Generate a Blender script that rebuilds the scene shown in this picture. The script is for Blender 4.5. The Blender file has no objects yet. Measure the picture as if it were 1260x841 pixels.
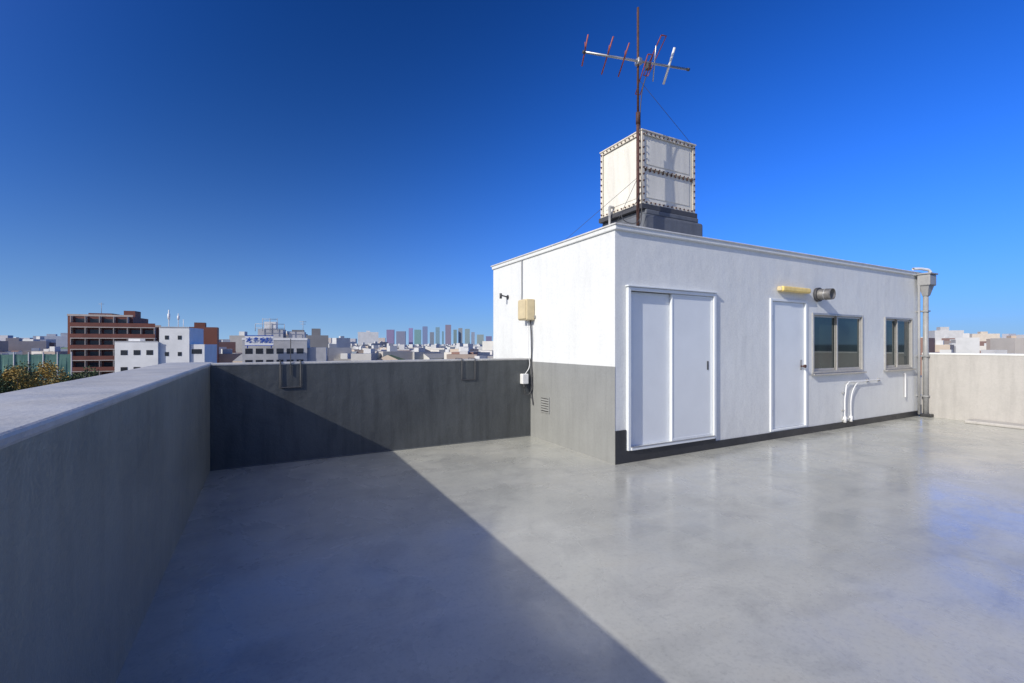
import bpy, math, random
from mathutils import Vector, Matrix
random.seed(7)
sc = bpy.context.scene
H = 1.45; F = 561.0; YAW = math.radians(28.3)
S_, C_ = math.sin(YAW), math.cos(YAW)
GZ = -14.0

# ------------------------------------------------------------ materials
def new_mat(name):
    m = bpy.data.materials.new(name); m.use_nodes = True
    nt = m.node_tree; b = nt.nodes["Principled BSDF"]
    return m, nt, b
def N(nt, t, **kw):
    n = nt.nodes.new(t)
    for k, v in kw.items(): setattr(n, k, v)
    return n
def c4(c): return (c[0], c[1], c[2], 1)
def ramp(nt, src, stops):
    r = N(nt, 'ShaderNodeValToRGB')
    e = r.color_ramp.elements
    e[0].position, e[0].color = stops[0][0], c4(stops[0][1])
    e[1].position, e[1].color = stops[-1][0], c4(stops[-1][1])
    for p, c in stops[1:-1]:
        x = e.new(p); x.color = c4(c)
    nt.links.new(src, r.inputs[0]); return r.outputs[0]
def noise(nt, scale, detail=5, stretch=(1, 1, 1), rough=0.55, dist=0.0, src='pos'):
    if src == 'pos':
        g = N(nt, 'ShaderNodeNewGeometry').outputs['Position']
    else:
        g = N(nt, 'ShaderNodeTexCoord').outputs['Object']
    mp = N(nt, 'ShaderNodeMapping'); mp.inputs['Scale'].default_value = stretch
    nt.links.new(g, mp.inputs[0])
    n = N(nt, 'ShaderNodeTexNoise'); n.inputs['Scale'].default_value = scale
    n.inputs['Detail'].default_value = detail; n.inputs['Roughness'].default_value = rough
    n.inputs['Distortion'].default_value = dist
    nt.links.new(mp.outputs[0], n.inputs['Vector']); return n.outputs['Fac']
def mul(nt, a, b, fac=1.0, mode='MULTIPLY'):
    m = N(nt, 'ShaderNodeMix', data_type='RGBA', blend_type=mode)
    m.inputs['Factor'].default_value = fac
    nt.links.new(a, m.inputs[6]); nt.links.new(b, m.inputs[7]); return m.outputs[2]
def bump(nt, b, srcs):
    prev = None
    for s, st, d in srcs:
        bp = N(nt, 'ShaderNodeBump'); bp.inputs['Strength'].default_value = st
        bp.inputs['Distance'].default_value = d
        nt.links.new(s, bp.inputs['Height'])
        if prev: nt.links.new(prev, bp.inputs['Normal'])
        prev = bp.outputs[0]
    nt.links.new(prev, b.inputs['Normal'])
def paint(name, col, var=0.1, rough=0.5, streak=0.12, bmp=0.25, scale=1.4, spec=0.5):
    m, nt, b = new_mat(name)
    a = ramp(nt, noise(nt, scale, 7), [(0.3, [x*(1-var) for x in col]), (0.7, [min(1, x*(1+var*.6)) for x in col])])
    s = ramp(nt, noise(nt, 3.0, 5, (3, 3, .35), dist=.3), [(0.28, [1-streak]*3), (0.55, [1, 1, 1])])
    f = ramp(nt, noise(nt, 45, 3), [(0.3, [.93]*3), (0.6, [1]*3)])
    o = mul(nt, mul(nt, a, s), f)
    nt.links.new(o, b.inputs['Base Color'])
    r = ramp(nt, noise(nt, 2.2, 4), [(0.3, [rough*.8]*3), (0.7, [min(1, rough*1.2)]*3)])
    nt.links.new(r, b.inputs['Roughness'])
    b.inputs['Specular IOR Level'].default_value = spec
    bump(nt, b, [(noise(nt, 5, 3), bmp, .02), (noise(nt, 70, 4), bmp, .004)])
    return m
def plain(name, col, rough=.5, metal=0., var=.12, scale=8, bmp=0.1, src='pos'):
    m, nt, b = new_mat(name)
    nf = noise(nt, scale, 5, src=src)
    nt.links.new(ramp(nt, nf, [(.3, [x*(1-var) for x in col]), (.7, [min(1, x*(1+var)) for x in col])]), b.inputs['Base Color'])
    b.inputs['Roughness'].default_value = rough; b.inputs['Metallic'].default_value = metal
    if bmp: bump(nt, b, [(nf, bmp, .01)])
    return m

M_white = paint("white_wall_paint", (.745, .755, .735), .035, .5, .06, .35)
M_grey = paint("grey_wall_paint", (.285, .29, .28), .08, .42, .12, .35)
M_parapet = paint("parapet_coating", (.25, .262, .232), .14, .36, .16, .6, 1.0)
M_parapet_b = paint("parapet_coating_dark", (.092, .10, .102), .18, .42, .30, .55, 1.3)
M_cop = paint("coping_top", (.52, .51, .48), .2, .45, .1, .5, 2.5)
M_trim = paint("roof_trim_paint", (.70, .69, .66), .12, .45, .15, .3, 2.5)
M_beige = paint("parapet_beige", (.46, .44, .415), .10, .55, .15, .4)
M_dark = paint("plinth_paint", (.035, .036, .04), .2, .45, .2, .3)
M_door = plain("door_enamel", (.73, .76, .78), .32, 0, .03, 3, .03)
M_tank = paint("tank_frp", (.78, .75, .66), .05, .5, .14, .2, 3)
M_flange = paint("tank_flange", (.74, .68, .57), .12, .55, .25, .3, 5)
M_rust = plain("rust", (.085, .04, .033), .75, .1, .4, 25, .3)
M_red = plain("red_oxide", (.36, .09, .07), .6, .1, .3, 20, .1)
M_steel = plain("galvanised_steel", (.40, .40, .40), .4, .5, .15, 20, .1)
M_duct = plain("weathered_duct", (.17, .165, .16), .5, .3, .3, 20, .1)
M_alu = plain("aluminium", (.50, .49, .47), .35, .8, .08, 15, .05)
M_frame = plain("window_frame", (.44, .43, .41), .4, .4, .08, 15, .05)
M_pipe = plain("pipe_grey", (.31, .31, .31), .45, 0, .12, 8, .1)
M_wpipe = plain("pipe_white", (.76, .76, .75), .4, 0, .08, 8, .1)
M_box = plain("beige_plastic", (.60, .50, .31), .5, 0, .12, 8, .1)
M_yel = plain("aged_lamp_cover", (.86, .63, .20), .4, 0, .12, 12, .1)
M_black = plain("black_void", (.01, .01, .012), .6, 0, .1)
M_cable = plain("cable", (.06, .06, .065), .6, 0, .1)
M_conc = paint("plinth_concrete", (.13, .14, .16), .15, .6, .2, .5, 3)

m, nt, b = new_mat("window_glass"); M_glass = m
b.inputs['Roughness'].default_value = .04
nt.links.new(ramp(nt, noise(nt, 1.2, 3), [(.35, (.012, .022, .024)), (.7, (.03, .055, .05))]), b.inputs['Base Color'])
b.inputs['Specular IOR Level'].default_value = .5

# floor
m, nt, b = new_mat("floor_coating"); M_floor = m
a = ramp(nt, noise(nt, .55, 8, (1, .7, 1), .6, .6), [(.28, (.415, .418, .37)), (.48, (.475, .475, .42)), (.62, (.505, .50, .44)), (.78, (.565, .55, .475))])
p = ramp(nt, noise(nt, 2.4, 9, (1, 1, 1), .68, .9), [(.33, (.84, .84, .85)), (.5, (1, 1, 1)), (.7, (1.0, .985, .96))])
q = ramp(nt, noise(nt, 38, 6, (1, 1, 1), .7), [(.32, (.84, .84, .84)), (.5, (1, 1, 1))])
r2 = ramp(nt, noise(nt, 1.1, 6, (.5, 2.2, 1), .62, .4), [(.36, (.88, .88, .89)), (.52, (1, 1, 1))])
o = mul(nt, mul(nt, mul(nt, a, p), q), r2)
nt.links.new(o, b.inputs['Base Color'])
nt.links.new(ramp(nt, noise(nt, 1.3, 8, (1, .8, 1), .62, .5), [(.32, (.18,)*3), (.5, (.28,)*3), (.68, (.44,)*3)]), b.inputs['Roughness'])
b.inputs['Specular IOR Level'].default_value = .45
nt.links.new(ramp(nt, noise(nt, 1.5, 9, (1, 1, 1), .72, .6), [(.38, (.05,)*3), (.5, (.35,)*3), (.60, (.8,)*3)]), b.inputs['Coat Weight'])
b.inputs['Coat Roughness'].default_value = .15
bump(nt, b, [(noise(nt, 1.6, 4), .12, .03), (noise(nt, 28, 5, rough=.7), .18, .004)])

# city facade
def facade(name, glass=(.05, .06, .08), fw=3.0, fh=3.0, wx=(.22, .78), wz=(.35, .8)):
    m, nt, b = new_mat(name)
    uv = N(nt, 'ShaderNodeUVMap'); sp = N(nt, 'ShaderNodeSeparateXYZ'); nt.links.new(uv.outputs[0], sp.inputs[0])
    def M(op, x, y=None):
        n = N(nt, 'ShaderNodeMath', operation=op)
        for i, v in enumerate((x, y)):
            if v is None: continue
            if isinstance(v, (int, float)): n.inputs[i].default_value = v
            else: nt.links.new(v, n.inputs[i])
        return n.outputs[0]
    fu = M('FRACT', M('DIVIDE', sp.outputs[0], fw)); fv = M('FRACT', M('DIVIDE', sp.outputs[1], fh))
    mk = M('MULTIPLY', M('MULTIPLY', M('GREATER_THAN', fu, wx[0]), M('LESS_THAN', fu, wx[1])),
           M('MULTIPLY', M('GREATER_THAN', fv, wz[0]), M('LESS_THAN', fv, wz[1])))
    mk = M('MULTIPLY', mk, M('GREATER_THAN', sp.outputs[1], 0))
    ca = N(nt, 'ShaderNodeVertexColor'); ca.layer_name = "Col"
    v = ramp(nt, noise(nt, .25, 4), [(.3, (.85,)*3), (.7, (1,)*3)])
    base = mul(nt, ca.outputs[0], v)
    mx = N(nt, 'ShaderNodeMix', data_type='RGBA'); nt.links.new(mk, mx.inputs[0])
    nt.links.new(base, mx.inputs[6]); mx.inputs[7].default_value = c4(glass)
    nt.links.new(mx.outputs[2], b.inputs['Base Color']); b.inputs['Roughness'].default_value = .7
    return m
M_fac = facade("city_facade")
M_far = facade("haze_tinted_facade", (.12, .17, .25), 12, 9, (.15, .85), (.3, .75))  # window colour carries painted bluish distance haze

# ------------------------------------------------------------ geometry helpers
def link(o, parent=None):
    sc.collection.objects.link(o)
    if parent: o.parent = parent
    return o
def empty(name, loc=(0, 0, 0), rz=0):
    e = bpy.data.objects.new(name, None); e.location = loc; e.rotation_euler = (0, 0, rz); e.empty_display_size = .2
    return link(e)
def mesh(name, vs, fs, mat, parent=None, smooth=False):
    me = bpy.data.meshes.new(name); me.from_pydata(vs, [], fs); me.update()
    if mat: me.materials.append(mat)
    if smooth:
        for p in me.polygons: p.use_smooth = True
    return link(bpy.data.objects.new(name, me), parent)
BF = [(0, 3, 2, 1), (4, 5, 6, 7), (0, 1, 5, 4), (1, 2, 6, 5), (2, 3, 7, 6), (3, 0, 4, 7)]
def bverts(a, b):
    x0, y0, z0 = a; x1, y1, z1 = b
    return [(x0, y0, z0), (x1, y0, z0), (x1, y1, z0), (x0, y1, z0), (x0, y0, z1), (x1, y0, z1), (x1, y1, z1), (x0, y1, z1)]
def box(name, a, b, mat, parent=None, bev=0.0, seg=2):
    o = mesh(name, bverts(a, b), BF, mat, parent)
    if bev:
        md = o.modifiers.new("b", 'BEVEL'); md.width = bev; md.segments = seg; md.limit_method = 'ANGLE'
    return o
def boxes(name, lst, mat, parent=None, bev=0.0):
    vs, fs = [], []
    for a, b in lst:
        k = len(vs); vs += bverts(a, b); fs += [tuple(i+k for i in f) for f in BF]
    o = mesh(name, vs, fs, mat, parent)
    if bev:
        md = o.modifiers.new("b", 'BEVEL'); md.width = bev; md.segments = 2
    return o
def cylg(p, q, r, n=12, r2=None):
    p = Vector(p); q = Vector(q); d = (q-p).normalized(); r2 = r if r2 is None else r2
    u = d.orthogonal().normalized(); w = d.cross(u)
    vs = []
    for base, rr in ((p, r), (q, r2)):
        for i in range(n):
            t = 2*math.pi*i/n; vs.append(tuple(base + (u*math.cos(t)+w*math.sin(t))*rr))
    fs = [(i, (i+1) % n, n+(i+1) % n, n+i) for i in range(n)] + [tuple(range(n-1, -1, -1)), tuple(range(n, 2*n))]
    return vs, fs
def cyls(name, lst, mat, parent=None, n=12):
    vs, fs = [], []
    for c in lst:
        v, f = cylg(c[0], c[1], c[2], n, c[3] if len(c) > 3 else None); k = len(vs); vs += v; fs += [tuple(i+k for i in g) for g in f]
    o = mesh(name, vs, fs, mat, parent)
    for p in o.data.polygons:
        if len(p.vertices) == 4: p.use_smooth = True
    return o
def tube(name, pts, r, mat, parent=None, smooth=True):
    cu = bpy.data.curves.new(name, 'CURVE'); cu.dimensions = '3D'; cu.bevel_depth = r; cu.bevel_resolution = 3
    if smooth:
        s = cu.splines.new('BEZIER'); s.bezier_points.add(len(pts)-1)
        for bp, p in zip(s.bezier_points, pts):
            bp.co = p; bp.handle_left_type = bp.handle_right_type = 'AUTO'
    else:
        s = cu.splines.new('POLY'); s.points.add(len(pts)-1)
        for bp, p in zip(s.points, pts): bp.co = (*p, 1)
    cu.materials.append(mat)
    return link(bpy.data.objects.new(name, cu), parent)
def cove(name, pts, r, mat, parent):
    vs, fs = [], []
    for (x, y, nx, ny) in pts:
        vs += [(x+nx*.001, y+ny*.001, r), (x+nx*r*.35, y+ny*r*.35, r*.35), (x+nx*r, y+ny*r, .002)]
    for i in range(len(pts)-1):
        k = i*3
        fs += [(k, k+3, k+4, k+1), (k+1, k+4, k+5, k+2)]
    return mesh(name, vs, fs, mat, parent, True)

# ------------------------------------------------------------ roof deck & own building
X0, X1, Y0, Y1 = -0.57, 11.70, -5.0, 6.24
PH = 1.222
box("roof_deck", (-1.04, Y0-.4, -.3), (12.1, 7.9, 0), M_floor)
box("apartment_block_below", (-1.06, Y0-.42, GZ), (12.12, 7.92, -.302), M_beige)

par = empty("left_parapet_wall")
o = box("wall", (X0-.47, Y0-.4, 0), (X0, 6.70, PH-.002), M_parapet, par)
box("coping", (X0-.48, Y0-.41, PH-.03), (X0+.006, 6.72, PH+.01), M_cop, par, .012)
par = empty("back_parapet_wall")
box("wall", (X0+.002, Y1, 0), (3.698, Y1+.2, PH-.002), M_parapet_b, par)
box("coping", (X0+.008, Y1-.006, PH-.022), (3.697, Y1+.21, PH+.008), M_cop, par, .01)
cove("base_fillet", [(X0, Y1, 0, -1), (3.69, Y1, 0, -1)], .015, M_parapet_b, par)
par = empty("right_parapet_wall")
box("wall", (X1, Y0-.4, 0), (X1+.25, 4.2, PH+.02), M_beige, par)
box("coping", (X1-.01, Y0-.41, PH+.022), (X1+.26, 4.2, PH+.06), M_white, par, .01)
box("floor_kerb", (X1-.38, -2, 0), (X1-.002, 3.45, .055), M_beige, par, .015)
par = empty("rear_parapet_wall")
box("wall", (X0+.002, Y0-.38, 0), (X1-.002, Y0, PH), M_beige, par)

# ------------------------------------------------------------ penthouse
BX0, BX1, BY0, BY1, BH = 3.70, 11.70, 4.25, 7.60, 2.90
pent = empty("rooftop_stair_house")
openings = [(3.93, 5.44, .17, 2.11), (6.78, 7.67, .14, 2.12), (7.872, 9.472, .97, 1.97), (10.274, 11.40, .97, 1.97)]
xs = sorted({BX0, BX1, *[v for o in openings for v in o[:2]]}); zs = sorted({0.0, BH-.07, *[v for o in openings for v in o[2:]]})
def is_open(i, k):
    if i < 0 or k < 0 or i >= len(xs)-1 or k >= len(zs)-1: return None
    cx = (xs[i]+xs[i+1])/2; cz = (zs[k]+zs[k+1])/2
    return any(o[0] < cx < o[1] and o[2] < cz < o[3] for o in openings)
vs, fs = [], []
def quad(*p):
    k = len(vs); vs.extend(p); fs.append((k, k+1, k+2, k+3))
T = .14; ya, yb = BY0, BY0+T
for i in range(len(xs)-1):
    for k in range(len(zs)-1):
        if is_open(i, k): continue
        a, c, d, e = xs[i], xs[i+1], zs[k], zs[k+1]
        quad((a, ya, d), (c, ya, d), (c, ya, e), (a, ya, e))
        if is_open(i-1, k): quad((a, yb, d), (a, ya, d), (a, ya, e), (a, yb, e))
        if is_open(i+1, k): quad((c, ya, d), (c, yb, d), (c, yb, e), (c, ya, e))
        if is_open(i, k+1): quad((a, ya, e), (c, ya, e), (c, yb, e), (a, yb, e))
        if is_open(i, k-1): quad((a, yb, d), (c, yb, d), (c, ya, d), (a, ya, d))
mesh("front_wall", vs, fs, M_white, pent)
box("left_wall", (BX0, BY0+.001, 0), (BX0+.14, BY1, BH-.07), M_white, pent)
box("right_wall", (BX1-.14, BY0+.001, 0), (BX1, BY1, BH-.07), M_white, pent)
box("back_wall", (BX0+.14, BY1-.14, 0), (BX1-.14, BY1, BH-.07), M_white, pent)
box("roof_slab", (BX0-.025, BY0-.035, BH-.07), (BX1+.02, BY1+.02, BH), M_white, pent, .012)
box("roof_drip_edge", (BX0-.040, BY0-.050, BH-.014), (BX1+.04, BY1+.04, BH+.006), M_trim, pent, .006)
box("grey_dado", (BX0-.004, BY0-.003, .0), (BX0, BY1, 1.18), M_grey, pent)
boxes("dark_plinth", [((BX0-.001, BY0-.012, 0), (BX0+.165, BY0, .405)), ((BX0+.165, BY0-.012, 0), (5.50, BY0, .145)), ((5.50, BY0-.012, 0), (BX1-.02, BY0, .105))], M_dark, pent)
box("interior_darkness", (BX0+.2, BY0+.2, .02), (BX1-.2, BY1-.2, 2.7), M_black, pent)
# double sliding door
d = empty("double_sliding_door"); d.parent = pent
fr = [((3.88, BY0-.035, .15), (3.925, BY0+.1, 2.155)), ((5.44, BY0-.035, .15), (5.487, BY0+.1, 2.155)),
      ((3.925, BY0-.033, 2.11), (5.44, BY0+.1, 2.153)), ((3.925, BY0-.045, .15), (5.44, BY0+.1, .185)), ((3.86, BY0-.055, 2.156), (5.50, BY0, 2.175))]
boxes("door_frame", fr, M_door, d, .004)
box("door_leaf_left", (3.926, BY0+.035, .186), (4.70, BY0+.065, 2.108), M_door, d, .004)
box("door_leaf_right", (4.645, BY0-.002, .186), (5.438, BY0+.03, 2.108), M_door, d, .004)
boxes("leaf_edges", [((4.648, BY0-.010, .19), (4.668, BY0-.002, 2.105)), ((5.41, BY0-.010, .19), (5.436, BY0-.002, 2.105)), ((4.668, BY0-.008, 2.08), (5.41, BY0-.002, 2.105)), ((4.668, BY0-.008, .19), (5.41, BY0-.002, .22)),
      ((3.93, BY0+.027, .19), (3.95, BY0+.035, 2.105)), ((3.95, BY0+.028, 2.08), (4.64, BY0+.035, 2.105))], M_door, d, .002)
boxes("pull_handle", [((5.33, BY0-.008, 1.10), (5.36, BY0-.002, 1.22))], M_cable, d, .002)
boxes("bottom_rail_track", [((3.93, BY0-.05, .186), (5.44, BY0-.03, .196))], M_alu, d)
# single door
d = empty("steel_door"); d.parent = pent
boxes("door_frame", [((6.742, BY0-.02, .12), (6.785, BY0+.1, 2.155)), ((7.667, BY0-.02, .12), (7.71, BY0+.1, 2.155)), ((6.785, BY0-.018, 2.115), (7.667, BY0+.1, 2.153)), ((6.785, BY0-.022, .12), (7.667, BY0+.1, .15))], M_door, d, .004)
box("door_leaf", (6.79, BY0+.01, .153), (7.662, BY0+.05, 2.112), M_door, d, .003)
cyls("door_knob", [((7.58, BY0+.01, 1.10), (7.58, BY0-.045, 1.10), .012), ((7.58, BY0-.04, 1.10), (7.58, BY0-.065, 1.10), .028)], M_rust, d)
box("knob_plate", (7.555, BY0+.006, 1.04), (7.605, BY0+.01, 1.2), M_steel, d)
cyls("hinges", [((6.80, BY0-.0, z), (6.80, BY0-.0, z+.1), .012) for z in (.35, 1.8)], M_steel, d)
# windows
def window(x0, x1, z0, z1):
    w = empty("sliding_window"); w.parent = pent
    f = .035; xm = (x0+x1)/2
    y = BY0
    boxes("outer_frame", [((x0, y-.02, z0), (x0+f, y+.09, z1)), ((x1-f, y-.02, z0), (x1, y+.09, z1)), ((x0+f, y-.018, z1-f), (x1-f, y+.09, z1)), ((x0+f, y-.018, z0), (x1-f, y+.09, z0+f))], M_frame, w, .003)
    boxes("sill", [((x0-.03, y-.06, z0-.03), (x1+.03, y, z0-.003))], M_alu, w, .004)
    g = .03
    def sash(a, c, yy, nm):
        boxes(nm+"_sash", [((a, yy, z0+f), (a+g, yy+.025, z1-f)), ((c-g, yy, z0+f), (c, yy+.025, z1-f)), ((a+g, yy+.001, z1-f-g), (c-g, yy+.024, z1-f)), ((a+g, yy+.001, z0+f), (c-g, yy+.024, z0+f+g*1.3))], M_frame, w, .002)
        box(nm+"_glass", (a+g-.002, yy+.010, z0+f+.02), (c-g+.002, yy+.014, z1-f-.02), M_glass, w)
    sash(x0+f+.002, xm+.015, y+.045, "left"); sash(xm-.015, x1-f-.002, y+.012, "right")
window(*openings[2]); window(*openings[3])

# wall-mounted objects ------------------------------------------------
l = empty("wall_light_fixture")
box("base", (6.95, BY0-.025, 2.275), (7.66, BY0-.0, 2.345), M_yel, l, .006)
box("cover", (6.93, BY0-.10, 2.262), (7.68, BY0-.026, 2.345), M_yel, l, .025, 4)
boxes("end_caps", [((6.912, BY0-.08, 2.275), (6.929, BY0-.01, 2.335)), ((7.681, BY0-.08, 2.275), (7.698, BY0-.01, 2.335))], M_box, l, .006)
v = empty("exhaust_vent_pipe")
vx, vz = 8.02, 2.27
def pipe_open(name, p, q, r, t, mat, parent, n=28):
    vs, fs = [], []
    p = Vector(p); q = Vector(q); dd = (q-p).normalized(); u = dd.orthogonal().normalized(); w = dd.cross(u)
    for base, rr in ((p, r), (q, r), (q, r-t), (p, r-t)):
        for i in range(n):
            a = 2*math.pi*i/n; vs.append(tuple(base+(u*math.cos(a)+w*math.sin(a))*rr))
    for k in range(3):
        for i in range(n): fs.append((k*n+i, k*n+(i+1) % n, (k+1)*n+(i+1) % n, (k+1)*n+i))
    fs.append(tuple(3*n+i for i in range(n)))
    return mesh(name, vs, fs, mat, parent, True)
pipe_open("duct", (vx, BY0, vz), (vx, BY0-.24, vz-.008), .09, .006, M_duct, v)
cyls("wall_flange", [((vx, BY0, vz), (vx, BY0-.045, vz), .115)], M_cable, v, 28)
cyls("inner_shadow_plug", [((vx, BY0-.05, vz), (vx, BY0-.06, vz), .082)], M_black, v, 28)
cyls("seam_rings", [((vx, BY0-.13, vz-.004), (vx, BY0-.145, vz-.005), .094)], M_steel, v, 28)
e = empty("electrical_meter_box")
box("case", (BX0-.15, 6.11, 1.83), (BX0, 6.39, 2.16), M_box, e, .018, 3)
box("lid", (BX0-.165, 6.13, 1.85), (BX0-.151, 6.37, 2.14), M_box, e, .006)
boxes("mount", [((BX0-.02, 6.08, 1.86), (BX0-.001, 6.42, 1.9))], M_steel, e)
e = empty("wall_conduit")
tube("upper_cable", [(BX0-.02, 6.50, 2.84), (BX0-.02, 6.50, 2.3), (BX0-.03, 6.48, 2.12), (BX0-.05, 6.38, 2.05)], .009, M_pipe, e)
tube("lower_cable", [(BX0-.03, 6.2, 1.83), (BX0-.025, 6.17, 1.5), (BX0-.02, 6.19, 1.15), (BX0-.03, 6.16, .92), (BX0-.02, 6.18, .7), (BX0-.02, 6.14, .50)], .010, M_cable, e)
tube("spare_cable", [(BX0-.05, 6.25, 1.83), (BX0-.06, 6.21, 1.3), (BX0-.05, 6.2, 1.1), (BX0-.12, 6.21, .98)], .007, M_wpipe, e)
e = empty("outlet_box")
box("case", (3.50, Y1-.09, .83), (3.61, Y1, .99), M_wpipe, e, .012)
cyls("gland", [((3.555, Y1-.045, .83), (3.555, Y1-.045, .77), .018)], M_cable, e)
tube("lead", [(3.555, Y1-.045, .78), (3.60, Y1-.05, .66), (BX0-.03, Y1-.08, .74), (BX0-.03, 6.16, .9)], .007, M_cable, e)
e = empty("wall_vent_louvre")
boxes("frame", [((BX0-.018, 5.68, .42), (BX0-.004, 5.70, .66)), ((BX0-.018, 5.91, .42), (BX0-.004, 5.93, .66)), ((BX0-.018, 5.70, .64), (BX0-.004, 5.91, .66)), ((BX0-.018, 5.70, .42), (BX0-.004, 5.91, .44))], M_grey, e)
box("void", (BX0-.008, 5.70, .44), (BX0-.005, 5.91, .64), M_black, e)
vs, fs = [], []
for k in range(5):
    z = .455+k*.037
    q0 = len(vs); vs += [(BX0-.022, 5.70, z), (BX0-.022, 5.91, z), (BX0-.008, 5.91, z+.024), (BX0-.008, 5.70, z+.024)]; fs.append((q0, q0+1, q0+2, q0+3))
mesh("slats", vs, fs, M_grey, e)
e = empty("cable_bracket")
cyls("arm", [((BX0, 7.02, 2.27), (BX0-.14, 7.02, 2.30), .012), ((BX0-.14, 7.02, 2.33), (BX0-.14, 7.02, 2.24), .022), ((BX0-.001, 7.02, 2.27), (BX0-.012, 7.02, 2.27), .04)], M_cable, e)

e = empty("water_pipes")
yy = BY0-.04
tube("supply_pipe", [(10.03, yy, .80), (9.3, yy, .79), (8.95, yy, .80), (8.85, yy, .74), (8.80, yy, .50), (8.80, yy, .17)], .010, M_wpipe, e, False)
tube("drain_pipe", [(9.25, yy, .79), (9.12, yy, .70), (9.02, yy, .55), (9.0, yy, .18)], .009, M_wpipe, e)
boxes("clips", [((8.77, BY0-.04, .6), (8.83, BY0, .62)), ((8.77, BY0-.04, .3), (8.83, BY0, .32)), ((9.6, BY0-.04, .77), (9.63, BY0, .82)), ((10.0, BY0-.04, .77), (10.03, BY0, .82))], M_steel, e)
cyls("valves", [((8.8, yy, .1), (8.8, yy, .2), .026), ((9.0, yy, .1), (9.0, yy, .2), .026), ((8.74, yy, .16), (9.06, yy, .16), .010)], M_wpipe, e)
tube("stub_pipe", [(10.98, yy, .90), (11.02, yy, .86), (11.02, yy, .42)], .013, M_wpipe, e, False)
e = empty("rain_downpipe")
box("hopper", (11.50, BY0-.25, 2.62), (11.80, BY0-.04, 2.84), M_pipe, e, .02)
vs = bverts((11.53, BY0-.22, 2.42), (11.77, BY0-.06, 2.62))
vs[0] = (11.60, BY0-.18, 2.42); vs[1] = (11.70, BY0-.18, 2.42); vs[2] = (11.70, BY0-.09, 2.42); vs[3] = (11.60, BY0-.09, 2.42)
mesh("hopper_funnel", vs, BF, M_pipe, e)
box("hopper_rim", (11.48, BY0-.27, 2.84), (11.82, BY0-.038, 2.87), M_pipe, e, .006)
cyls("pipes", [((11.65, BY0-.13, 2.44), (11.65, BY0-.13, .05), .045), ((11.52, BY0-.07, 2.7), (11.52, BY0-.07, .05), .022)], M_pipe, e, 18)
boxes("brackets", [((11.59, BY0-.185, z), (11.71, BY0, z+.03)) for z in (.4, 1.2, 2.1)], M_steel, e)
tube("overflow_elbow", [(11.4, BY0-.02, 2.96), (11.65, BY0-.1, 2.96), (11.78, BY0-.15, 2.92), (11.78, BY0-.15, 2.8)], .028, M_wpipe, e)
box("shoe", (11.57, BY0-.24, 0.0), (11.73, BY0-.05, .06), M_dark, e, .01)

# parapet brackets
for (a, c, zb) in ((.149, .374, .92), (2.52, 2.73, .93)):
    e = empty("ladder_hook_bracket")
    r = .007; y = Y1-.012
    tube("hook", [(a, y, zb), (a, y, PH+.02), (a, Y1+.23, PH+.02), (a, Y1+.23, PH-.2)], r, M_cable, e, False)
    tube("hook_2", [(c, y, zb), (c, y, PH+.02), (c, Y1+.23, PH+.02), (c, Y1+.23, PH-.2)], r, M_cable, e, False)
    tube("bar", [(a, y, zb), (c, y, zb)], r, M_cable, e, False)
    if a < 1: tube("upright_rod", [((a+c)/2, y, PH-.15), ((a+c)/2, y, PH+.3)], .005, M_cable, e, False)

# ------------------------------------------------------------ water tank
t = empty("water_tank")
tx0, ty0, tz0 = 4.57, 4.70, H+1.953
tw, td, th = 1.07, .885, 1.01
tx1, ty1, tz1 = tx0+tw, ty0+td, tz0+th
g = .022
box("shell", (tx0+g, ty0+g, tz0+.02), (tx1-g, ty1-g, tz1-.02), M_tank, t, .01)
fl = []
W = .05
zm = tz0+th*.5
for (x, sx) in ((tx0, 1), (tx1, -1)):
    for (y, sy) in ((ty0, 1), (ty1, -1)):
        fl.append(((min(x, x+sx*W), min(y, y+sy*.012), tz0), (max(x, x+sx*W), max(y, y+sy*.012), tz1)))
        fl.append(((min(x, x+sx*.012), min(y+sy*.012, y+sy*W), tz0), (max(x, x+sx*.012), max(y+sy*.012, y+sy*W), tz1)))
for z in (tz0, tz1-.045):
    fl.append(((tx0+W, ty0-.001, z), (tx1-W, ty0+.012, z+.045))); fl.append(((tx0+W, ty1-.012, z), (tx1-W, ty1, z+.045)))
    fl.append(((tx0-.001, ty0+W, z), (tx0+.012, ty1-W, z+.045))); fl.append(((tx1-.012, ty0+W, z), (tx1, ty1-W, z+.045)))
fl.append(((tx0+W, ty0-.004, zm-.006), (tx1-W, ty0+g, zm+.010)))
boxes("flanges", fl, M_flange, t, .002)
box("lid", (tx0-.012, ty0-.012, tz1), (tx1+.012, ty1+.012, tz1+.02), M_flange, t, .004)
raised = [((tx0+.11, ty0+.014, zm+.06), (tx1-.11, ty0+g+.001, tz1-.1)), ((tx0+.11, ty0+.014, tz0+.1), (tx1-.11, ty0+g+.001, zm-.08)), ((tx0+.014, ty0+.11, tz0+.1), (tx0+g+.001, ty1-.11, tz1-.1))]
boxes("embossed_panels", raised, M_tank, t, .007)
bolts = []
def br(n, a, b): return [a+(b-a)*(i+.5)/n for i in range(n)]
for z in br(11, tz0, tz1):
    for x in (tx0+.03, tx1-.03): bolts.append(((x, ty0, z), (x, ty0-.018, z), .011))
    for y in (ty0+.03, ty1-.03): bolts.append(((tx0, y, z), (tx0-.018, y, z), .011))
for x in br(12, tx0+.04, tx1-.04):
    for z in (tz0+.025, tz1-.025): bolts.append(((x, ty0, z), (x, ty0-.018, z), .010))
    bolts.append(((x, ty0+.005, zm-.006), (x, ty0+.005, zm-.04), .012))
    bolts.append(((x, ty0-.004, zm+.002), (x, ty0-.016, zm+.002), .009))
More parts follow.
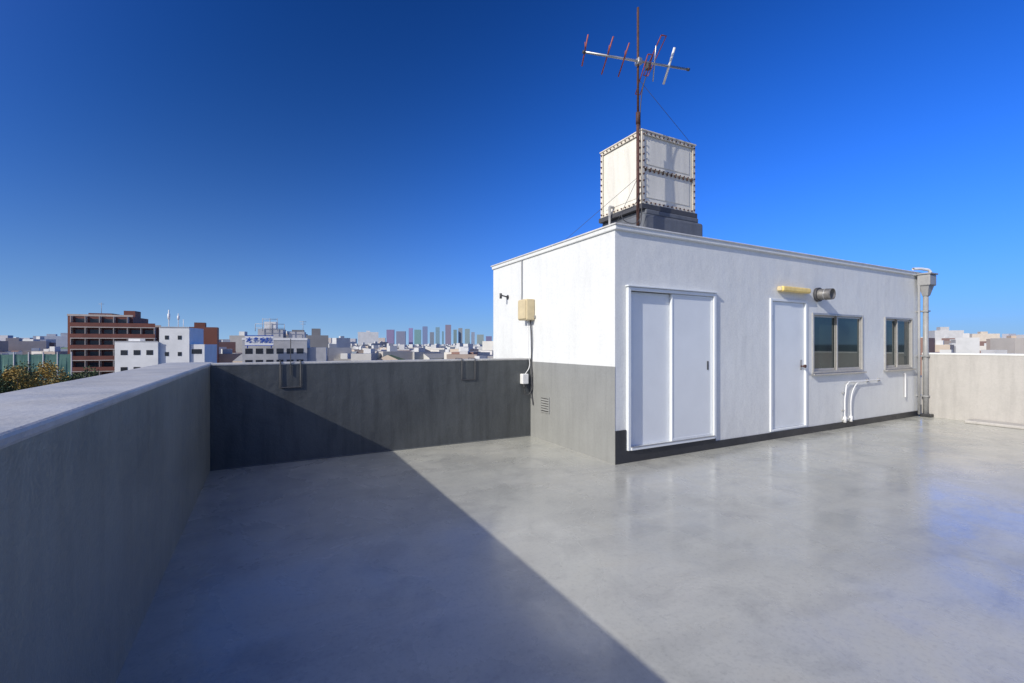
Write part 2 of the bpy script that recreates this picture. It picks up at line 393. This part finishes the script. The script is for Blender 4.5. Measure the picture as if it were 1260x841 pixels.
for y in br(10, ty0+.04, ty1-.04):
    for z in (tz0+.025, tz1-.025): bolts.append(((tx0, y, z), (tx0-.018, y, z), .010))
cyls("bolts", bolts, M_rust, t, 6)
box("steel_skid", (tx0-.02, ty0-.02, tz0-.07), (tx1+.02, ty1+.02, tz0-.004), M_cable, t)
box("concrete_plinth", (tx0-.02, ty0-.07, BH+.006), (tx1+.10, ty1+.06, tz0-.15), M_conc, t, .04, 3)
box("plinth_cap", (tx0+.05, ty0-.03, tz0-.15), (tx1+.04, ty1+.03, tz0-.07), M_conc, t, .02)
cyls("outlet_pipe", [((tx0-.06, ty0+.6, BH), (tx0-.06, ty0+.6, tz0+.1), .02), ((tx0-.06, ty0+.6, tz0+.1), (tx0+.05, ty0+.6, tz0+.1), .02)], M_pipe, t)

# ------------------------------------------------------------ antenna
a = empty("tv_antenna")
mx, my = 4.304, 4.497
cyls("mast", [((mx, my, BH), (mx, my, H+3.0), .022), ((mx, my, H+3.0), (mx, my, H+4.43), .016)], M_rust, a, 14)
cyls("mast_sleeve", [((mx, my, H+2.9), (mx, my, H+3.05), .028), ((mx, my, BH), (mx, my, BH+.05), .05)], M_rust, a, 14)
bz = H+3.711
L = Vector((3.532, 4.667, bz)); R = Vector((5.028, 4.289, bz)); dirb = (R-L).normalized(); perp = Vector((-dirb.y, dirb.x, 0)).normalized()
cyls("boom", [(tuple(L), tuple(R), .015)], M_alu, a)
cyls("boom_caps", [(tuple(L), tuple(L+dirb*.03), .02), (tuple(R-dirb*.03), tuple(R), .02)], M_cable, a)
Z = Vector((0, 0, 1))
def onb(s, dz=0): return L + (R-L)*s + Vector((0, 0, dz))
els = []
for s, pl, zl, dz in ((.02, .20, .28, .02), (.22, .34, .28, .0), (.37, .30, .26, -.02)):
    c = onb(s, dz); w = perp*pl/2-Z*zl/2; els.append((tuple(c-w), tuple(c+w), .009))
    w2 = perp*pl*.36-Z*zl*.2+dirb*.03; els.append((tuple(c-w2), tuple(c+w2*.1), .006))
cyls("director_elements", els, M_red, a, 8)
for s, dz, pl, zl in ((.66, .10, .44, .26), (.56, -.17, .32, .34)):
    c = onb(s, dz); w = perp*pl/2-Z*zl/2; h = dirb*.035
    pts = [c-w-h, c+w-h, c+w+h, c-w+h, c-w-h]
    tube("folded_dipole", [tuple(p) for p in pts], .008, M_red, a, False)
c = onb(.80, .0); w = perp*.13-Z*.17
cyls("reflector_element", [(tuple(c-w), tuple(c+w), .016)], M_wpipe, a, 10)
c = onb(.66, 0); w = perp*.12-Z*.16+dirb*.05
cyls("cross_arm", [(tuple(c-w), tuple(c+w), .008)], M_alu, a, 8)
box("clamp", (mx-.03, my-.05, bz-.04), (mx+.03, my+.03, bz+.04), M_steel, a, .005)
box("balun_box", tuple(onb(.60)+Vector((-.03, -.03, -.09))), tuple(onb(.60)+Vector((.03, .03, -.015))), M_cable, a, .005)
tube("coax", [tuple(onb(.60, -.09)), (mx+.05, my-.02, bz-.4), (mx+.03, my-.02, bz-1.2), (mx+.03, my-.02, bz-2.1), (mx-.02, my-.03, BH+.1), (mx-.25, my-.05, BH+.03)], .006, M_cable, a)
tube("coax_loop", [(mx+.03, my-.02, BH+.55), (mx-.10, my-.03, BH+.35), (mx-.3, my-.02, BH+.2), (mx-.1, my-.05, BH+.12), (mx+.05, my-.03, BH+.3)], .005, M_cable, a)
cyls("guy_wires", [((mx, my, H+3.5), (tx1-.05, ty0+.02, tz1+.02), .003), ((mx, my, H+2.2), (mx-.35, my+.1, BH), .003), ((mx, my, H+2.2), (mx+.1, 7.3, BH), .003)], M_cable, a, 6)
box("mast_foot", (mx-.08, my-.08, BH+.005), (mx+.08, my+.08, BH+.03), M_rust, a)

# ------------------------------------------------------------ ground and city
m, nt, bb = new_mat("city_ground")
nt.links.new(ramp(nt, noise(nt, .02, 8), [(.35, (.06, .065, .06)), (.65, (.14, .14, .14))]), bb.inputs['Base Color']); bb.inputs['Roughness'].default_value = .9
mesh("ground", [(-20000, -20000, GZ), (20000, -20000, GZ), (20000, 20000, GZ), (-20000, 20000, GZ)], [(0, 1, 2, 3)], m)

def P(u, t, z=None):
    lat = (u-630)/F*t
    return Vector((t*S_+lat*C_, t*C_-lat*S_, GZ if z is None else z))

class City:
    def __init__(s): s.v, s.f, s.uv, s.c = [], [], [], []
    def box(s, cx, cy, w, d, z0, z1, rot, col, roof=None, gable=False, top=None):
        k = len(s.v); ca, sa = math.cos(rot), math.sin(rot)
        P4 = [(-w/2, -d/2), (w/2, -d/2), (w/2, d/2), (-w/2, d/2)]
        pts = [(cx+x*ca-y*sa, cy+x*sa+y*ca) for x, y in P4]
        s.v += [(x, y, z0) for x, y in pts] + [(x, y, z1) for x, y in pts]
        h = z1-z0
        for i, ln in ((0, w), (1, d), (2, w), (3, d)):
            j = (i+1) % 4; s.f.append((k+i, k+j, k+4+j, k+4+i))
            m_ = max(1, round(ln/3))*3
            s.uv += [(0, .01), (m_, .01), (m_, h), (0, h)]; s.c += [col]*4
        roof = roof or [x*.7 for x in col]
        if gable:
            for x, y in ((-w/2, 0), (w/2, 0)): s.v.append((cx+x*ca-y*sa, cy+x*sa+y*ca, z1+d*.22))
            for f in ((k+4, k+5, k+9, k+8), (k+6, k+7, k+8, k+9)):
                s.f.append(f); s.uv += [(0, -1)]*4; s.c += [roof]*4
            for f in ((k+5, k+6, k+9), (k+7, k+4, k+8)):
                s.f.append(f); s.uv += [(0, -1)]*3; s.c += [col]*3
        else:
            s.f.append((k+4, k+5, k+6, k+7)); s.uv += [(0, -1)]*4; s.c += [roof]*4
    def build(s, name, mat):
        o = mesh(name, s.v, s.f, mat); me = o.data
        uv = me.uv_layers.new(name="UVMap"); col = me.color_attributes.new("Col", 'FLOAT_COLOR', 'CORNER')
        for i, (a_, b_) in enumerate(s.uv): uv.data[i].uv = (a_, b_)
        for i, c_ in enumerate(s.c): col.data[i].color = (*c_, 1)
        return o
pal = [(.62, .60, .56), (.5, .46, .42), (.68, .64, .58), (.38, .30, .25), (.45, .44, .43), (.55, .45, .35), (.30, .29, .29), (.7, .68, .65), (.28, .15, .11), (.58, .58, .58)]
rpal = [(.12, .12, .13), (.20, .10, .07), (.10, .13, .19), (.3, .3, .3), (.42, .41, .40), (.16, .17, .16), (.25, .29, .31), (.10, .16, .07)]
C = City()
def fill(u0, u1, t0, t1, n, hmin, hmax, tallp):
    for _ in range(n):
        t = math.sqrt(random.uniform(t0*t0, t1*t1)); u = random.uniform(u0, u1)
        p = P(u, t)
        h = random.uniform(hmin, hmax)
        if random.random() < tallp: h += random.uniform(2, 9)
        if 472 < u < 612: h = min(h, 13.5)
        w = random.uniform(7, 16)*(1 if t < 700 else 1.3); d = random.uniform(7, 13)
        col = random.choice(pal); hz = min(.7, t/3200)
        haze_mix = lambda c: [c[i]*(1-hz)+(.30, .37, .46)[i]*hz for i in range(3)]  # aerial haze painted into wall and roof colours, growing with distance
        rot = random.choice((.25, .25, -.5, 0.9))+random.uniform(-.1, .1)
        gable = h < 11 and random.random() < .5
        C.box(p.x, p.y, w, d, GZ, GZ+h, rot, haze_mix(col), haze_mix(random.choice(rpal)), gable)
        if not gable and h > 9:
            C.box(p.x+random.uniform(-2, 2), p.y+random.uniform(-1, 1), 3, 3, GZ+h, GZ+h+random.uniform(1, 2.8), rot, haze_mix((.6, .6, .6)), haze_mix((.5, .5, .5)))
fill(-60, 700, 150, 500, 600, 7, 13, .12)
fill(-60, 700, 500, 1800, 2600, 8, 15, .18)
fill(1000, 1330, 60, 500, 160, 6, 12, .10)
fill(1000, 1330, 300, 1500, 800, 8, 15, .16)
fill(700, 1000, 200, 1600, 350, 7, 14, .08)
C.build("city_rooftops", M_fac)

D = City()
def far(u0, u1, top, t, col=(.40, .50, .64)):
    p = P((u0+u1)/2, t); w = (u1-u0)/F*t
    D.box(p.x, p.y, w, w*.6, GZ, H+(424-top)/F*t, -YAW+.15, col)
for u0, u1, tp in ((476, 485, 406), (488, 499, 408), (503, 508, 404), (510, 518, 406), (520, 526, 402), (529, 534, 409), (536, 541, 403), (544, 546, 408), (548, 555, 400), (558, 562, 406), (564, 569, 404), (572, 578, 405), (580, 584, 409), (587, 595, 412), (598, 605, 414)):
    far(u0, u1, tp, random.uniform(3400, 4200), tuple(x*random.uniform(.7, 1.35) for x in (.24, .29, .36)))  # haze-blue base colours stand in for the air in front of the towers
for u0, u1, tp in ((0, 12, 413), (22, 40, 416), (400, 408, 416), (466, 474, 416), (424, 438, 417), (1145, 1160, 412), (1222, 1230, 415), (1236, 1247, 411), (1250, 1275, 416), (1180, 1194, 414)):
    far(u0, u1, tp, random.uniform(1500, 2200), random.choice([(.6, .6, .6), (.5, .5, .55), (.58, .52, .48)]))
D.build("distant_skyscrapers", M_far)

def mid(name, u0, u1, top, t, col, roofbits=()):
    c = City(); p = P((u0+u1)/2, t); w = (u1-u0)/F*t; zt = H+(424-top)/F*t; r = -YAW-math.atan(((u0+u1)/2-630)/F)*.6+.12
    c.box(p.x, p.y, w, w*.5, GZ, zt, r, col)
    for (du, wd, hh) in roofbits:
        q = P((u0+u1)/2+du, t); c.box(q.x, q.y, wd, wd, zt, zt+hh, r, [x*.9 for x in col])
    return c.build(name, M_fac)
mid("white_apartment_tower", 441, 465, 409, 650, (.68, .69, .70), ((0, 5, 2),))
mid("white_office_building", 52, 92, 414, 420, (.62, .64, .68), ((-8, 6, 2), (8, 5, 3)))
mid("grey_apartment_building", 0, 50, 420, 300, (.40, .36, .35), ((-8, 6, 2),))
mid("red_brick_apartment_building", 228, 265, 403, 150, (.24, .09, .06), ((0, 3, 1.5),))
mid("dark_roofed_house", 352, 402, 413, 170, (.24, .24, .25), ((-10, 4, 2), (12, 3, 2.5)))
mid("brown_office_building", 268, 302, 418, 260, (.38, .28, .22), ())
mid("cream_apartment_building", 1196, 1222, 411, 420, (.62, .55, .47), ((0, 5, 2),))
mid("grey_office_building", 1150, 1178, 407, 520, (.56, .56, .57), ((-4, 8, 4),))
mid("beige_house", 1228, 1275, 417, 180, (.62, .50, .40), ((-4, 3, 1.2),))

# ---- brown apartment building with balconies
M_tile = plain("brown_tile", (.16, .05, .034), .6, 0, .2, .6, .0)
M_tile2 = plain("balcony_light", (.46, .40, .36), .6, 0, .15, .5, .0)
M_pane = plain("dark_pane", (.03, .033, .04), .2, 0, .2, .3, .0)
M_city_w = plain("city_white", (.74, .74, .73), .6, 0, .08, .5, .0)
M_city_g = plain("city_grey", (.42, .42, .43), .6, 0, .12, .5, .0)
tt = 120; p = P(142, tt)
ap = empty("brown_apartment_building", p, -YAW+.38)
w = 19.5
top = H+(424-390)/F*tt-GZ
body = [((-w/2, 0, 0), (w/2-6, 11, top)), ((w/2-6, 0, 0), (w/2, 11, top-2.6)), ((-w/2+3, 3, top), (-w/2+8, 8, top+1.0)), ((w/2-9, 3, top), (w/2-6.5, 7, top+1.8))]
boxes("body", body, M_tile, ap)
st = 2.85; slabs, panes, rails, sideb = [], [], [], []
z = top-st
while z > 1:
    slabs.append(((-w/2+1, -1.3, z-.1), (w/2-.8, -.001, z+.14)))
    rails.append(((-w/2+1, -1.32, z+.14), (w/2-.8, -1.2, z+1.15)))
    if z+st-.4 < top:
        for i in range(6):
            x = -w/2+1.6+i*2.9
            if x+2 < w/2-1 and (x < w/2-8 or z+2.4 < top-2.7): panes.append(((x, -.03, z+.15), (x+2.0, 0, z+2.25)))
    for i in range(3):
        sideb.append(((-w/2-.03, 1.5+i*3.2, z+.7), (-w/2, 3.0+i*3.2, z+2.1)))
    z -= st
parts = [((-w/2+1+i*2.9, -1.25, 1), (-w/2+1.12+i*2.9, -.001, top-2.7 if i > 4 else top)) for i in range(7)]
boxes("balcony_slabs", slabs, M_tile2, ap); boxes("balcony_fronts", rails, M_tile, ap); boxes("window_panes", panes+sideb, M_pane, ap); boxes("partitions", parts, M_tile2, ap)
boxes("roof_parapet", [((-w/2-.1, -.1, top), (w/2-6, .15, top+.5)), ((w/2-6, -.1, top-2.6), (w/2+.1, .15, top-2.1))], M_tile2, ap)
cyls("roof_antenna", [((-w/2+5, 5, top+1), (-w/2+5, 5, top+4), .06), ((-w/2+4.4, 5, top+3.6), (-w/2+5.6, 5, top+3.6), .04)], M_city_g, ap, 6)
# ---- white stepped building
tt = 82; p = P(192, tt)
wb = empty("white_stepped_building", p, -YAW+.30)
def zz(v): return H+(424-v)/F*tt-GZ
k = tt/F
boxes("body", [((-42*k, 0, 0), (2*k, 9, zz(421))), ((2*k, .5, 0), (34*k, 8, zz(403))), ((34*k, .8, 0), (50*k, 8, zz(424))), ((-34*k, 2, zz(421)), (-22*k, 4, zz(417)))], M_city_w, wb)
boxes("windows", [((-36*k+i*1.9, -.04, zz(437)-j*3), (-36*k+i*1.9+1.0, 0, zz(431)-j*3)) for i in range(3) for j in range(4)] + [((8*k+i*2, .46, zz(418)-j*3), (8*k+i*2+.6, .5, zz(413)-j*3)) for i in range(2) for j in range(5)]
      + [((36*k, .76, zz(436)), (47*k, .8, zz(430)))], M_pane, wb)
boxes("roof_rails", [((-42*k, -.05, zz(421)), (2*k, .05, zz(420))), ((2*k, .4, zz(403)), (34*k, .5, zz(402)))], M_city_g, wb)
cyls("rooftop_masts", [((6*k, 3, zz(403)), (6*k, 3, zz(380)), .10), ((14*k, 4, zz(403)), (14*k, 4, zz(384)), .07), ((22*k, 3, zz(403)), (22*k, 3, zz(392)), .06), ((6*k, 3, zz(392)), (6*k, 3, zz(385)), .22), ((14*k, 4, zz(392)), (14*k, 4, zz(387)), .2)], M_city_w, wb, 8)
# ---- hospital with sign
tt = 130; k = tt/F; p = P(345, tt)
hb = empty("hospital_building", p, -YAW+.35)
boxes("body", [((-41*k, 0, 0), (30*k, 12, zz(417))), ((-26*k, 2, zz(417)), (2*k, 9, zz(405))), ((8*k, 3, zz(417)), (26*k, 9, zz(408))), ((30*k, 1, 0), (52*k, 11, zz(428)))], M_city_g, hb)
boxes("windows", [((-38*k+i*2.6, -.05, zz(429)-1.5-j*3.2), (-38*k+i*2.6+1.8, 0, zz(429)-j*3.2)) for i in range(6) for j in range(3)], M_pane, hb)
boxes("parapet_band", [((-41.5*k, -.12, zz(419)), (30.5*k, 0-.01, zz(416)))], M_city_w, hb)
fr = []
for x in (-28, -20, -12, -4, 4): fr.append(((x*k, 1, zz(408)), (x*k, 1, zz(392 if -22 < x < 0 else 399)), .09))
for v_ in (393, 399, 404): fr.append(((-28*k if v_ > 394 else -20*k, 1, zz(v_)), (4*k if v_ > 394 else -4*k, 1, zz(v_)), .07))
fr += [((24*k, 4, zz(408)), (24*k, 4, zz(394)), .07), ((20*k, 4, zz(395)), (28*k, 4, zz(395)), .06), ((21*k, 4, zz(398)), (27*k, 4, zz(398)), .06)]
cyls("rooftop_steel_frame", fr, M_city_g, hb, 6)
boxes("rooftop_tank", [((-19*k, 2, zz(405)), (-6*k, 6, zz(396)))], M_city_w, hb)
sg = empty("hospital_sign", P(319, tt-5, H+(424-419.5)/F*tt), -YAW+.35)
box("board", (-15*k, 0, -6.2*k), (15*k, .3, 6.2*k), M_city_w, sg)
M_blue = plain("sign_blue", (.02, .08, .42), .4, 0, .05)
cu = bpy.data.curves.new("lettering", 'FONT'); cu.body = "本多病院"; cu.align_x = 'CENTER'; cu.align_y = 'CENTER'; cu.size = 7.0*k; cu.extrude = .03; cu.offset = .03; cu.materials.append(M_blue)
tx = link(bpy.data.objects.new("lettering", cu), sg); tx.rotation_euler = (math.pi/2, 0, 0); tx.location = (0, -.05, 0)
boxes("border", [((-15*k, -.06, -6.2*k), (15*k, -.002, -5.5*k)), ((-15*k, -.06, 5.5*k), (15*k, -.002, 6.2*k)), ((-13*k, .3, -9*k), (-12*k, .5, -6*k)), ((12*k, .3, -9*k), (13*k, .5, -6*k))], M_blue, sg)

# ---- green net fence
m, nt, bb = new_mat("green_netting"); M_net = m
nt.links.new(ramp(nt, noise(nt, .6, 5), [(.3, (.07, .17, .14)), (.7, (.14, .27, .22))]), bb.inputs['Base Color']); bb.inputs['Roughness'].default_value = .8
nf = empty("green_net_fence")
pa, pb = P(-60, 92), P(88, 100)
ztop = H-(436-424)/F*96
vs, fs = [], []
n = 24
for i in range(n+1):
    q = pa.lerp(pb, i/n); off = .25*math.sin(i*1.7)
    vs += [(q.x+off, q.y+off, GZ), (q.x, q.y, ztop-.15*abs(math.sin(i*math.pi/3)))]
for i in range(n): fs.append((2*i, 2*i+2, 2*i+3, 2*i+1))
mesh("net", vs, fs, M_net, nf)
cyls("posts", [(tuple(pa.lerp(pb, i/8)), tuple(pa.lerp(pb, i/8)+Vector((0, 0, ztop-GZ+.4))), .12) for i in range(9)], M_city_g, nf, 8)

# ---- trees
def leafmat(name, c):
    m, nt, b = new_mat(name)
    nt.links.new(ramp(nt, noise(nt, .9, 4), [(.35, [x*.5 for x in c]), (.65, [x*1.3 for x in c])]), b.inputs['Base Color']); b.inputs['Roughness'].default_value = .7
    return m
LG = leafmat("leaves_green", (.08, .115, .04)); LY = leafmat("leaves_autumn", (.34, .22, .04)); M_bark = plain("bark", (.09, .065, .045), .9)
def tree(name, base, hgt, rad, mat, n=3000):
    e = empty(name, base)
    br_ = [((0, 0, 0), (0.1, 0, hgt*.5), .28, .18)]
    cl = []
    for i in range(13):
        a_ = random.uniform(0, 6.28); rr = rad*random.uniform(.25, .85); hz = hgt*random.uniform(.5, .95)
        c_ = Vector((rr*math.cos(a_), rr*math.sin(a_), hz)); cl.append((c_, rad*random.uniform(.25, .45)))
        br_.append(((0.1, 0, hgt*random.uniform(.3, .5)), tuple(c_), .09, .03))
    cyls("trunk_and_limbs", br_, M_bark, e, 7)
    vs, fs = [], []
    for _ in range(n):
        c_, r_ = random.choice(cl)
        dv = Vector((random.gauss(0, 1), random.gauss(0, 1), random.gauss(0, .8))).normalized()*r_*random.uniform(.5, 1.15)
        q = c_+dv; u = Vector((random.gauss(0, 1), random.gauss(0, 1), random.gauss(0, 1))).normalized(); w_ = u.orthogonal().normalized(); s_ = random.uniform(.08, .16)
        k_ = len(vs); vs += [tuple(q-u*s_), tuple(q+w_*s_*.7), tuple(q+u*s_), tuple(q-w_*s_*.7)]; fs.append((k_, k_+1, k_+2, k_+3))
    mesh("foliage", vs, fs, mat, e)
for nm, u, t_, vt, r_, mt in (("autumn_tree", 62, 66, 446, 3.0, LY), ("green_tree", 6, 62, 450, 3.2, LG), ("green_tree", 90, 70, 453, 2.6, LG), ("autumn_tree", 24, 62, 451, 2.4, LY), ("green_tree", 40, 72, 447, 2.6, LG), ("green_tree", -25, 60, 448, 3.2, LG)):
    hgt = (H-(vt-424)/F*t_)-GZ
    tree(nm, P(u, t_), hgt, r_, mt)

# ------------------------------------------------------------ light
AZ = math.radians(15); EL = math.radians(29.7)
sd = Vector((-math.cos(AZ)*math.cos(EL), -math.sin(AZ)*math.cos(EL), math.sin(EL)))
su = bpy.data.lights.new("sun", 'SUN'); su.energy = 3.9; su.angle = math.radians(.5); su.color = (1, .95, .87)
so = link(bpy.data.objects.new("sun", su)); so.rotation_euler = (-sd).to_track_quat('-Z', 'Y').to_euler(); so.location = (-5, -3, 10)
W_ = bpy.data.worlds.new("World"); sc.world = W_; W_.use_nodes = True
nt = W_.node_tree; bg = nt.nodes["Background"]
sky = N(nt, 'ShaderNodeTexSky', sky_type='NISHITA'); sky.sun_disc = False; sky.sun_elevation = EL
sky.sun_rotation = math.atan2(sd.x, sd.y) % (2*math.pi)
sky.air_density = 1.0; sky.dust_density = .2; sky.ozone_density = 5.0; sky.altitude = 0
def vm(op, a_, b_=None):
    n = N(nt, 'ShaderNodeVectorMath', operation=op)
    for i, v_ in enumerate((a_, b_)):
        if v_ is None: continue
        if isinstance(v_, (tuple, Vector)): n.inputs[i].default_value = tuple(v_)
        else: nt.links.new(v_, n.inputs[i])
    return n
def mm(op, a_, b_=None, clamp=False):
    n = N(nt, 'ShaderNodeMath', operation=op); n.use_clamp = clamp
    for i, v_ in enumerate((a_, b_)):
        if v_ is None: continue
        if isinstance(v_, (int, float)): n.inputs[i].default_value = v_
        else: nt.links.new(v_, n.inputs[i])
    return n.outputs[0]
tc = N(nt, 'ShaderNodeTexCoord').outputs['Generated']
dr = vm('NORMALIZE', tc).outputs[0]
cg = vm('DOT_PRODUCT', dr, sd).outputs['Value']
c2 = mm('MULTIPLY', cg, cg)
# Rayleigh polarisation seen through a polarising filter
pol = mm('DIVIDE', mm('SUBTRACT', 1, c2), mm('ADD', 1, c2))
pf = mm('SUBTRACT', 1, mm('MULTIPLY', pol, .72))
tint = vm('MULTIPLY', sky.outputs[0], (.15, .82, 2.3)).outputs[0]
sc_ = N(nt, 'ShaderNodeVectorMath', operation='SCALE'); nt.links.new(tint, sc_.inputs[0]); nt.links.new(pf, sc_.inputs['Scale'])
# haze layers
sz = N(nt, 'ShaderNodeSeparateXYZ'); nt.links.new(dr, sz.inputs[0])
el = mm('MAXIMUM', sz.outputs[2], 0)
K = 1/.12
hz0 = mm('MULTIPLY', mm('POWER', 2.71828, mm('MULTIPLY', el, -4.0)), .55)
mx0 = N(nt, 'ShaderNodeMix', data_type='RGBA'); nt.links.new(hz0, mx0.inputs[0]); nt.links.new(sc_.outputs[0], mx0.inputs[6])
mx0.inputs[7].default_value = (.03*K, .24*K, .74*K, 1)
hz = mm('MULTIPLY', mm('POWER', 2.71828, mm('MULTIPLY', el, -9.0)), .97)
mx1 = N(nt, 'ShaderNodeMix', data_type='RGBA'); nt.links.new(hz, mx1.inputs[0]); nt.links.new(mx0.outputs[2], mx1.inputs[6])
mx1.inputs[7].default_value = (.32*K, .52*K, .77*K, 1)
# solar aureole: unseen whitish sky behind the camera, added to neutralise blue ambient
au = mm('POWER', mm('MAXIMUM', cg, 0), 4.0)
mx2 = N(nt, 'ShaderNodeMix', data_type='RGBA'); nt.links.new(mm('MULTIPLY', au, .95), mx2.inputs[0]); nt.links.new(mx1.outputs[2], mx2.inputs[6])
mx2.inputs[7].default_value = (1.30*K, 1.22*K, .90*K, 1)
nt.links.new(mx2.outputs[2], bg.inputs[0]); bg.inputs[1].default_value = .12

# ------------------------------------------------------------ camera
cam = bpy.data.cameras.new("camera"); cam.lens = 36*F/1260; cam.sensor_width = 36; cam.shift_y = 3.5/1260
cam.clip_start = .05; cam.clip_end = 60000
co = link(bpy.data.objects.new("camera", cam)); co.location = (0, 0, H); co.rotation_euler = (math.pi/2, 0, -YAW)
sc.camera = co
sc.view_settings.view_transform = 'Standard'; sc.view_settings.look = 'None'; sc.view_settings.exposure = 0
